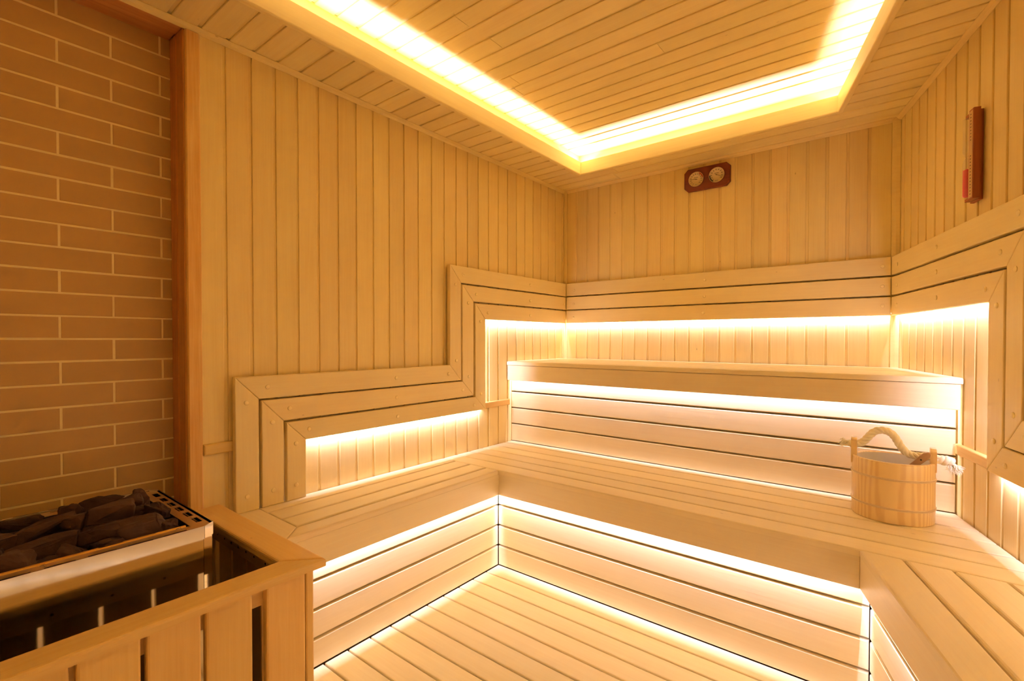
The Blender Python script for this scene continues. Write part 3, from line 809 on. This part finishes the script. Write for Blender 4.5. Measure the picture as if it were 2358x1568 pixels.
# ================================================================== STONES
def stone(name, loc, dims, yaw, tilt, seed, label, group=None, roll=0.0):
    rnd = random.Random(seed)
    bm = bmesh.new()
    n = 15
    for i in range(n):
        # blocky hull: points pushed to a superellipsoid
        th_ = rnd.uniform(0, 2 * pi); ph = math.acos(rnd.uniform(-1, 1))
        d = V((sin(ph) * cos(th_), sin(ph) * sin(th_), cos(ph)))
        s = 1 / (abs(d.x) ** 3.2 + abs(d.y) ** 3.2 + abs(d.z) ** 3.2) ** (1 / 3.2)
        d = d * s * rnd.uniform(0.80, 1.0)
        bm.verts.new((d.x * 0.5, d.y * 0.5, d.z * 0.5))
    for sx in (-1, 1):
        for sy in (-1, 1):
            for sz in (-1, 1):
                if rnd.random() < 0.62: bm.verts.new((sx * 0.5 * rnd.uniform(0.55, 0.92), sy * 0.5 * rnd.uniform(0.5, 0.9), sz * 0.5 * rnd.uniform(0.55, 0.92)))
    r = bmesh.ops.convex_hull(bm, input=bm.verts)
    bmesh.ops.delete(bm, geom=[g for g in r['geom_interior'] if isinstance(g, bmesh.types.BMVert)], context='VERTS')
    lo_ = [min(v.co[i] for v in bm.verts) for i in range(3)]; hi_ = [max(v.co[i] for v in bm.verts) for i in range(3)]
    for v in bm.verts: v.co = V([((v.co[i] - lo_[i]) / (hi_[i] - lo_[i]) - 0.5) * dims[i] for i in range(3)])
    bmesh.ops.bevel(bm, geom=list(bm.edges), offset=min(dims) * 0.045, segments=1, affect='EDGES')
    bmesh.ops.triangulate(bm, faces=bm.faces)
    bmesh.ops.subdivide_edges(bm, edges=[e_ for e_ in bm.edges if e_.calc_length() > 0.012], cuts=2, use_grid_fill=True)
    bmesh.ops.triangulate(bm, faces=bm.faces)
    off = V((seed * 1.7, seed * 0.9, seed * 2.3))
    for v in bm.verts:
        nn = noise.noise(v.co * 45 + off) * 0.0055 + noise.noise(v.co * 120 + off) * 0.0026 + noise.noise(v.co * 260 + off) * 0.0010
        v.co += v.co.normalized() * nn
    me = done(bm, ROCK)
    M = Matrix.Translation(V(loc)) @ Matrix.Rotation(yaw, 4, 'Z') @ Matrix.Rotation(tilt, 4, 'Y') @ Matrix.Rotation(roll, 4, 'X')
    o = link(name, me, None, M)
    tag(o, label, 'stone', 'stones heaped in the heater' if group is None else group)
    return o
D = radians
# (x, y, z), (length, width, height), yaw, tilt, label    -- lengths run mostly along the heater (y)
big = [
    ((0.360, -2.815, 0.663), (0.155, 0.075, 0.055), 88, 3, 'long reddish slab stone lying flat in the middle front of the heap'),
    ((0.412, -2.648, 0.668), (0.125, 0.085, 0.050), 84, -4, 'broad flat-topped stone nearest the golden rod at the right of the heap'),
    ((0.392, -2.728, 0.668), (0.120, 0.048, 0.038), 62, -13, 'slim wedge-shaped stone slanting between the two broad slabs'),
    ((0.285, -2.680, 0.688), (0.120, 0.095, 0.050), 80, 2, 'large grey-brown stone crowning the middle of the heap'),
    ((0.255, -2.800, 0.672), (0.145, 0.060, 0.045), 92, -9, 'long dark ridge stone behind the reddish slab'),
    ((0.428, -2.868, 0.658), (0.080, 0.060, 0.052), 75, 4, 'square blocky stone in the near left corner of the heap'),
    ((0.428, -2.772, 0.650), (0.075, 0.055, 0.038), 60, 6, 'dark low stone tucked below the right end of the reddish slab'),
    ((0.438, -2.712, 0.648), (0.075, 0.045, 0.040), 96, 0, 'half-sunk stone under the slim wedge by the rod'),
    ((0.200, -2.592, 0.678), (0.062, 0.048, 0.050), 30, 25, 'upright pale-veined stone at the far right end of the heap'),
    ((0.330, -2.583, 0.672), (0.078, 0.038, 0.034), 20, 8, 'speckled elongated stone leaning at the slotted end rim'),
    ((0.285, -2.748, 0.676), (0.062, 0.050, 0.045), 40, -10, 'angular stone wedged behind the slim wedge'),
    ((0.170, -2.672, 0.684), (0.110, 0.050, 0.038), 95, 3, 'low brown ridge stone along the back rim'),
    ((0.178, -2.738, 0.682), (0.060, 0.042, 0.040), 75, -8, 'small sloping stone at the back left of the crown stone'),
    ((0.150, -2.835, 0.672), (0.105, 0.045, 0.028), 98, 4, 'thin flat stone lying by the back rim at the left'),
    ((0.150, -2.895, 0.670), (0.070, 0.050, 0.050), 50, 0, 'dark lump at the left end against the back rim'),
    ((0.270, -2.895, 0.664), (0.090, 0.065, 0.042), 110, 5, 'brown stone cut by the left edge of the photo, behind the slab'),
    ((0.352, -2.915, 0.655), (0.085, 0.060, 0.045), 80, -5, 'dark stone at the left edge beyond the square block'),
    ((0.412, -2.822, 0.636), (0.090, 0.045, 0.035), 72, -14, 'dim sloping stone between the square block and the slab'),
    ((0.425, -2.588, 0.658), (0.050, 0.040, 0.036), 10, 12, 'small pointed dark stone in the corner where the golden rod ends'),
    ((0.232, -2.622, 0.684), (0.065, 0.055, 0.048), 60, -6, 'near-black stone between the crown stone and the upright one'),
    ((0.290, -2.612, 0.668), (0.060, 0.040, 0.036), 80, 4, 'small brown stone under the speckled elongated one'),
]
for i, (loc, dims, yw, tl, lab) in enumerate(big):
    stone('heater_stone', (loc[0], loc[1], loc[2] - 0.004), tuple(q * 0.92 for q in dims), D(yw), D(tl), 11 + i * 3, lab)
rnd = random.Random(5)
kk = 0
for iy in range(7):
    for ix in range(5):
        x = 0.108 + ix * 0.080 + rnd.uniform(-0.008, 0.008); y = -2.590 - iy * 0.062 + rnd.uniform(-0.008, 0.008)
        stone('heater_stone', (x, y, 0.610 + rnd.uniform(-0.006, 0.006)), (rnd.uniform(0.055, 0.080), rnd.uniform(0.045, 0.058), rnd.uniform(0.035, 0.048)),
              rnd.uniform(0, pi), rnd.uniform(-0.2, 0.2), 200 + kk, 'dark stone in the shadowed bottom layer of the heater heap', 'stones of the lower layer')
        kk += 1

# ================================================================== BUCKET
bk = empty('sauna_bucket', (1.895, -0.797, ZB), label='varnished pine sauna bucket with rope handle standing on the back bench', cat='bucket')
BC = V((1.895, -0.797, ZB + 0.0008))
AX, AY, HBK = 0.1195, 0.108, 0.210
bm = bmesh.new()
n = 56
prof_o = [(0.985, 0.0), (1.0, 0.004), (1.003, 0.10), (1.0, HBK - 0.004), (0.99, HBK), (0.915, HBK), (0.905, HBK - 0.004), (0.905, 0.02), (0.0001, 0.02)]
rings = []
for r_, z_ in prof_o:
    rings.append([bm.verts.new((z_, r_ * AY * sin(2 * pi * i / n), -r_ * AX * cos(2 * pi * i / n))) for i in range(n)])
for a, b in zip(rings, rings[1:]):
    for i in range(n): bm.faces.new((a[i], a[(i + 1) % n], b[(i + 1) % n], b[i]))
bm.faces.new(rings[0][::-1])
# local x is up so the grain stands
me = done(bm, PINE, True)
MB = frame(BC, Z, Y, -X)
link('bucket_body', me, bk, MB)
bm = bmesh.new()
pr = [(0.895, HBK - 0.003), (0.895, HBK - 0.03), (0.88, 0.03), (0.0001, 0.024)]
rings = [[bm.verts.new((r_ * AX * cos(2 * pi * i / n), r_ * AY * sin(2 * pi * i / n), z_)) for i in range(n)] for r_, z_ in pr]
for a, b in zip(rings, rings[1:]):
    for i in range(n): bm.faces.new((a[i], a[(i + 1) % n], b[(i + 1) % n], b[i]))
link('plastic_liner', done(bm, LINER, True), bk, Matrix.Translation(BC))
for zc in (0.153, 0.052):
    for dz in (-0.0022, 0.0022):
        bm = bmesh.new()
        pts = []
        m = 96
        R2 = []
        for i in range(m):
            a = 2 * pi * i / m
            c = V((AX * 1.006 * cos(a), AY * 1.006 * sin(a), zc + dz)); nrm = V((cos(a), sin(a), 0))
            R2.append([bm.verts.new(c + nrm * (0.0021 * cos(b_ * pi / 3)) + Z * (0.0021 * sin(b_ * pi / 3))) for b_ in range(6)])
        for i in range(m):
            A_, B_ = R2[i], R2[(i + 1) % m]
            for b_ in range(6): bm.faces.new((A_[b_], B_[b_], B_[(b_ + 1) % 6], A_[(b_ + 1) % 6]))
        link('hoop', done(bm, TWINE, True), bk, Matrix.Translation(BC))
# ears
def ear(sx, zt):
    u = V((sx, 0, 0))
    c = BC + u * (AX - 0.008)
    bm = bmesh.new()
    w2, t2 = 0.026, 0.009
    prof = [(-w2, HBK - 0.03), (w2, HBK - 0.03), (w2, zt - 0.010), (w2 - 0.008, zt), (-w2 + 0.008, zt), (-w2, zt - 0.010)]
    f = [bm.verts.new((z_, y_, t2)) for y_, z_ in prof]; g = [bm.verts.new((z_, y_, -t2)) for y_, z_ in prof]
    for i in range(6): bm.faces.new((f[i], g[i], g[(i + 1) % 6], f[(i + 1) % 6]))
    f1 = bm.faces.new(f[::-1]); f2 = bm.faces.new(g)
    bmesh.ops.bevel(bm, geom=[e_ for e_ in bm.edges if e_.verts[0].co.x > HBK and e_.verts[1].co.x > HBK], offset=0.0015, segments=1, affect='EDGES')
    link('ear', done(bm, PINE), bk, frame(c, Z, Y, -X))
ear(-1, HBK + 0.062); ear(1, HBK + 0.050)
# rope: three strands twisted round the path
ry = -0.797
path = spline([(1.763, ry, 0.746), (1.784, ry, 0.746), (1.800, ry, 0.750), (1.815, ry, 0.762), (1.829, ry, 0.783), (1.845, ry, 0.800), (1.864, ry, 0.806), (1.883, ry, 0.803), (1.898, ry, 0.791),
               (1.909, ry, 0.773), (1.920, ry, 0.752), (1.934, ry, 0.735), (1.952, ry, 0.727), (1.975, ry, 0.728), (2.000, ry, 0.728), (2.022, ry, 0.726)], 10)
def strands(pts, R, r, pitch, n_s=3, ph0=0.0):
    out = []
    L = [0.0]
    for a, b in zip(pts, pts[1:]): L.append(L[-1] + (b - a).length)
    t0 = (pts[1] - pts[0]).normalized(); u = t0.orthogonal().normalized()
    fr = []
    for i, p in enumerate(pts):
        t = (pts[min(i + 1, len(pts) - 1)] - pts[max(i - 1, 0)]).normalized()
        u = (u - t * u.dot(t)).normalized(); fr.append((p, u.copy(), t.cross(u)))
    for s in range(n_s):
        out.append([p + (u_ * cos(2 * pi * (l / pitch + s / n_s) + ph0) + v_ * sin(2 * pi * (l / pitch + s / n_s) + ph0)) * R for (p, u_, v_), l in zip(fr, L)])
    return out
bm = bmesh.new()
for s in strands(path, 0.0064, 0.0078, 0.046): tube(bm, s, 0.0074, 8)
link('rope_handle', done(bm, ROPE, True), bk, Matrix.Identity(4))
def knot(c, ax, R, seed):
    bm = bmesh.new()
    u = ax.orthogonal().normalized(); v = ax.cross(u)
    for k_, (off, rr) in enumerate(((-0.010, R * 0.78), (0.002, R), (0.014, R * 0.75))):
        loop = [c + ax * (off + 0.006 * sin(a)) + (u * cos(a) + v * sin(a)) * rr for a in [2 * pi * i / 20 for i in range(21)]]
        tube(bm, loop, 0.0088, 8, False)
    tube(bm, [c - ax * 0.02, c + ax * 0.02], 0.010, 8)
    link('rope_knot', done(bm, ROPE, True), bk, Matrix.Identity(4))
def fray(c, ax, seed, cnt=90, ln=0.026, spread=0.75):
    rnd_ = random.Random(seed); bm = bmesh.new()
    for i in range(cnt):
        d = (ax + V((rnd_.uniform(-1, 1), rnd_.uniform(-1, 1), rnd_.uniform(-1, 1))) * spread).normalized()
        p = c + V((rnd_.uniform(-1, 1), rnd_.uniform(-1, 1), rnd_.uniform(-1, 1))) * 0.008
        l = ln * rnd_.uniform(0.6, 1.1)
        q = V((rnd_.uniform(-1, 1), rnd_.uniform(-1, 1), rnd_.uniform(-1, 1))) * 0.006
        tube(bm, [p, p + d * l * 0.5 + q, p + d * l + q * 0.3 + V((0, 0, -0.003))], [0.0014, 0.0011, 0.0006], 4)
    o = link('frayed_end', done(bm, ROPE), bk, Matrix.Identity(4), 'stuff')
knot(V((2.036, ry, 0.722)), V((0.95, -0.1, -0.12)).normalized(), 0.0095, 1)
fray(V((2.056, ry - 0.004, 0.708)), V((0.55, -0.1, -0.8)).normalized(), 2, 150)
fray(V((1.757, ry, 0.747)), V((-1, 0, 0.1)).normalized(), 3, 80, 0.018)

# ladle in the bucket
ldl = empty('ladle', (1.83, -0.80, ZB + 0.03), label='dark wooden ladle leaning inside the pine bucket, only its drilled handle showing', cat='ladle')
p0, p1 = V((1.850, -0.800, 0.570)), V((1.996, -0.832, 0.748))
u = (p1 - p0).normalized(); nn = V((0.12, -1, 0.25)); nn = (nn - u * nn.dot(u)).normalized()
L = (p1 - p0).length
bm = bmesh.new()
hw, tt, n = 0.0115, 0.0045, 12
hc = L - 0.035
outl = [(0, -0.006), (L - 0.012, -hw), (L, -hw + 0.008), (L, hw - 0.006), (L - 0.010, hw), (0, 0.006)]
f = [bm.verts.new((a, tt, b)) for a, b in outl]; g = [bm.verts.new((a, -tt, b)) for a, b in outl]
for i in range(6): bm.faces.new((f[i], g[i], g[(i + 1) % 6], f[(i + 1) % 6]))
bm.faces.new(f[::-1]); bm.faces.new(g)
bmesh.ops.bevel(bm, geom=list(bm.edges), offset=0.0012, segments=1, affect='EDGES')
link('handle', done(bm, WALNUT), ldl, frame(p0, u, nn, u.cross(nn)))
bm = bmesh.new(); lathe(bm, [(0.003, -0.0003), (0.003, 0.0004)], 10)
s_ = -1 if nn.dot(V((0, -1, 0.2))) > 0 else 1
hp = p0 + u * hc
face_n = nn if nn.dot(V((0.0, -2.2, 0.4))) > 0 else -nn
link('hanging_hole', done(bm, INK), ldl, frame(hp + face_n * tt, u, face_n.cross(u), face_n))
bm = bmesh.new(); lathe(bm, [(0.0001, -0.030), (0.022, -0.024), (0.032, -0.004), (0.034, 0.012), (0.030, 0.012), (0.028, -0.002), (0.018, -0.019), (0.0001, -0.024)], 20, close=False)
link('bowl', done(bm, WALNUT, True), ldl, Matrix.Translation(p0 + V((-0.024, 0, -0.004))))

# ================================================================== THERMOMETER / HYGROMETER
th = empty('twin_dial_thermometer', (1.007, 0, 2.1), label='dark red wooden plaque with two round sauna dials high on the back wall', cat='thermometer')
xa, xb, za, zb_ = 0.874, 1.140, 2.035, 2.171
cc = 0.022
plate('plaque', th, V((0, -0.022, 0)), X, Z, [(xa + cc, za), (xb - cc, za), (xb, za + cc), (xb, zb_ - cc), (xb - cc, zb_), (xa + cc, zb_), (xa, zb_ - cc), (xa, za + cc)], 0.0215, MAHOG, r=0.006, seg=2)
def text_mesh(s, size, mat):
    cu = bpy.data.curves.new('t', 'FONT'); cu.body = s; cu.size = size; cu.align_x = 'CENTER'; cu.align_y = 'CENTER'; cu.extrude = 0.0001; cu.offset = size * 0.012
    ob = bpy.data.objects.new('t', cu); COL.objects.link(ob)
    dg = bpy.context.evaluated_depsgraph_get()
    me = bpy.data.meshes.new_from_object(ob.evaluated_get(dg))
    bpy.data.objects.remove(ob)
    me.materials.clear(); me.materials.append(mat)
    return me
def arc_poly(bm, r0, r1, a0, a1, n, z):
    for i in range(n):
        t0, t1 = a0 + (a1 - a0) * i / n, a0 + (a1 - a0) * (i + 1) / n
        vs = [bm.verts.new((r * sin(D(t)), r * cos(D(t)), z)) for r, t in ((r0, t0), (r1, t0), (r1, t1), (r0, t1))]
        bm.faces.new(vs)
def dial(cx, cz, R, nums, a0, a1, needle, arc, arc_mat, unit, step):
    MD = frame(V((cx, -0.0225, cz)), X, Z, -Y)
    bm = bmesh.new(); lathe(bm, [(R, 0.0), (R, 0.0016), (R - 0.0012, 0.0022), (R - 0.003, 0.0016), (R - 0.003, 0.0006)], 36)
    fc = link('dial', done(bm, [DIAL], True), th, MD)
    bm = bmesh.new(); lathe(bm, [(R + 0.0018, 0.0), (R + 0.0018, 0.003), (R + 0.0002, 0.0034), (R, 0.0)], 36, close=False)
    link('dial_ring', done(bm, MAHOG, True), fc, MD)
    zt = 0.0009
    bm = bmesh.new()
    m = (len(nums) - 1) * step
    for i in range(m + 1):
        a = D(a0 + (a1 - a0) * i / m)
        big_ = i % step == 0
        r0, r1 = R - (0.0088 if big_ else 0.0074), R - 0.0040
        w_ = 0.00065 if big_ else 0.0004
        d_ = V((sin(a), cos(a), 0)); p_ = V((d_.y, -d_.x, 0))
        vs = [bm.verts.new(q + V((0, 0, zt))) for q in (d_ * r0 - p_ * w_, d_ * r1 - p_ * w_, d_ * r1 + p_ * w_, d_ * r0 + p_ * w_)]
        bm.faces.new(vs)
    link('scale_marks', done(bm, INK), fc, MD, 'stuff')
    for i, s in enumerate(nums):
        a = D(a0 + (a1 - a0) * i / (len(nums) - 1))
        rr = R - 0.0142
        link('numeral', text_mesh(s, 0.0078, INK), fc, MD @ Matrix.Translation(V((sin(a) * rr, cos(a) * rr, zt + 0.0001))))
    bm = bmesh.new(); arc_poly(bm, R - 0.0085, R - 0.0032, arc[0], arc[1], 12, zt + 0.0002)
    link('colour_band', done(bm, arc_mat), fc, MD)
    link('dial_word', text_mesh('SAUNA', 0.0075, INK), fc, MD @ Matrix.Translation(V((0, R * 0.22, zt))))
    link('unit_mark', text_mesh(unit, 0.0065, INK), fc, MD @ Matrix.Translation(V((0, -R * 0.74, zt))))
    a = D(needle); d_ = V((sin(a), cos(a), 0)); p_ = V((d_.y, -d_.x, 0))
    bm = bmesh.new()
    pts = [d_ * -0.008 - p_ * 0.0012, d_ * (R - 0.006) - p_ * 0.0003, d_ * (R - 0.006) + p_ * 0.0003, d_ * -0.008 + p_ * 0.0012]
    lo_ = [bm.verts.new(q + Z * (zt + 0.0006)) for q in pts]; hi_ = [bm.verts.new(q + Z * (zt + 0.0012)) for q in pts]
    bm.faces.new(hi_); bm.faces.new(lo_[::-1])
    for i in range(4): bm.faces.new((lo_[i], lo_[(i + 1) % 4], hi_[(i + 1) % 4], hi_[i]))
    lathe(bm, [(0.0024, zt + 0.0004), (0.0020, zt + 0.0018)], 12)
    link('needle', done(bm, INK), fc, MD)
dial(0.9465, 2.103, 0.0445, [str(i) for i in range(0, 130, 10)], -148, 138, -82, (27, 82), RED, '°C', 2)
dial(1.0655, 2.105, 0.0445, [str(i) for i in range(0, 110, 10)], -142, 130, 112, (-150, -86), INK, '% r.F.', 2)

# ================================================================== SAND TIMER
st = empty('sand_timer', tuple(rw(0.8, 1.75)), label='cherry wood sand timer with red sand high on the right wall', cat='sand timer')
def rplate(name, s0, s1, z0, z1, t1, thk, mat, r=0.002, parent=st, grain='b'):
    return plate(name, parent, K, RD, Z, [(s0, z0), (s1, z0), (s1, z1), (s0, z1)], thk, mat, grain, r=r, lift=t1)
rplate('back_board', 0.748, 0.808, 1.603, 1.902, 0.012, 0.0115, TIMERW)
side = rplate('side_block', 0.789, 0.820, 1.606, 1.906, 0.032, 0.0195, TIMERW, r=0.002)
sc_ = rplate('scale_strip', 0.7905, 0.8165, 1.612, 1.900, 0.0327, 0.0006, plain('scale_print', (0.62, 0.40, 0.20), 0.5), r=0, parent=side)
for i in range(26):
    zz = 1.622 + i * 0.0106
    if 12 < i < 17: continue
    rplate('scale_mark', 0.801, 0.808, zz, zz + 0.0026, 0.0330, 0.0002, INK, r=0, parent=side)
tb_ = rplate('end_block', 0.757, 0.789, 1.889, 1.900, 0.030, 0.0175, TIMERW)
tb_ = rplate('end_block', 0.757, 0.789, 1.606, 1.617, 0.030, 0.0175, TIMERW)
GC = rw(0.772, 0, 0.030)
def glp(R, t): return [(R * 0.55, 1.6175), (R, 1.622), (R, 1.735), (R * 0.7, 1.747), (0.0018, 1.754), (R * 0.7, 1.761), (R, 1.773), (R, 1.884), (R * 0.55, 1.8885)]
bm = bmesh.new(); lathe(bm, glp(0.0112, 0), 20); link('glass_bulb', done(bm, GLASS, True), st, Matrix.Translation(GC))
bm = bmesh.new(); lathe(bm, [(0.0075, 1.621), (0.0102, 1.624), (0.0102, 1.712), (0.003, 1.716)], 18); link('red_sand', done(bm, SAND, True), st, Matrix.Translation(GC))
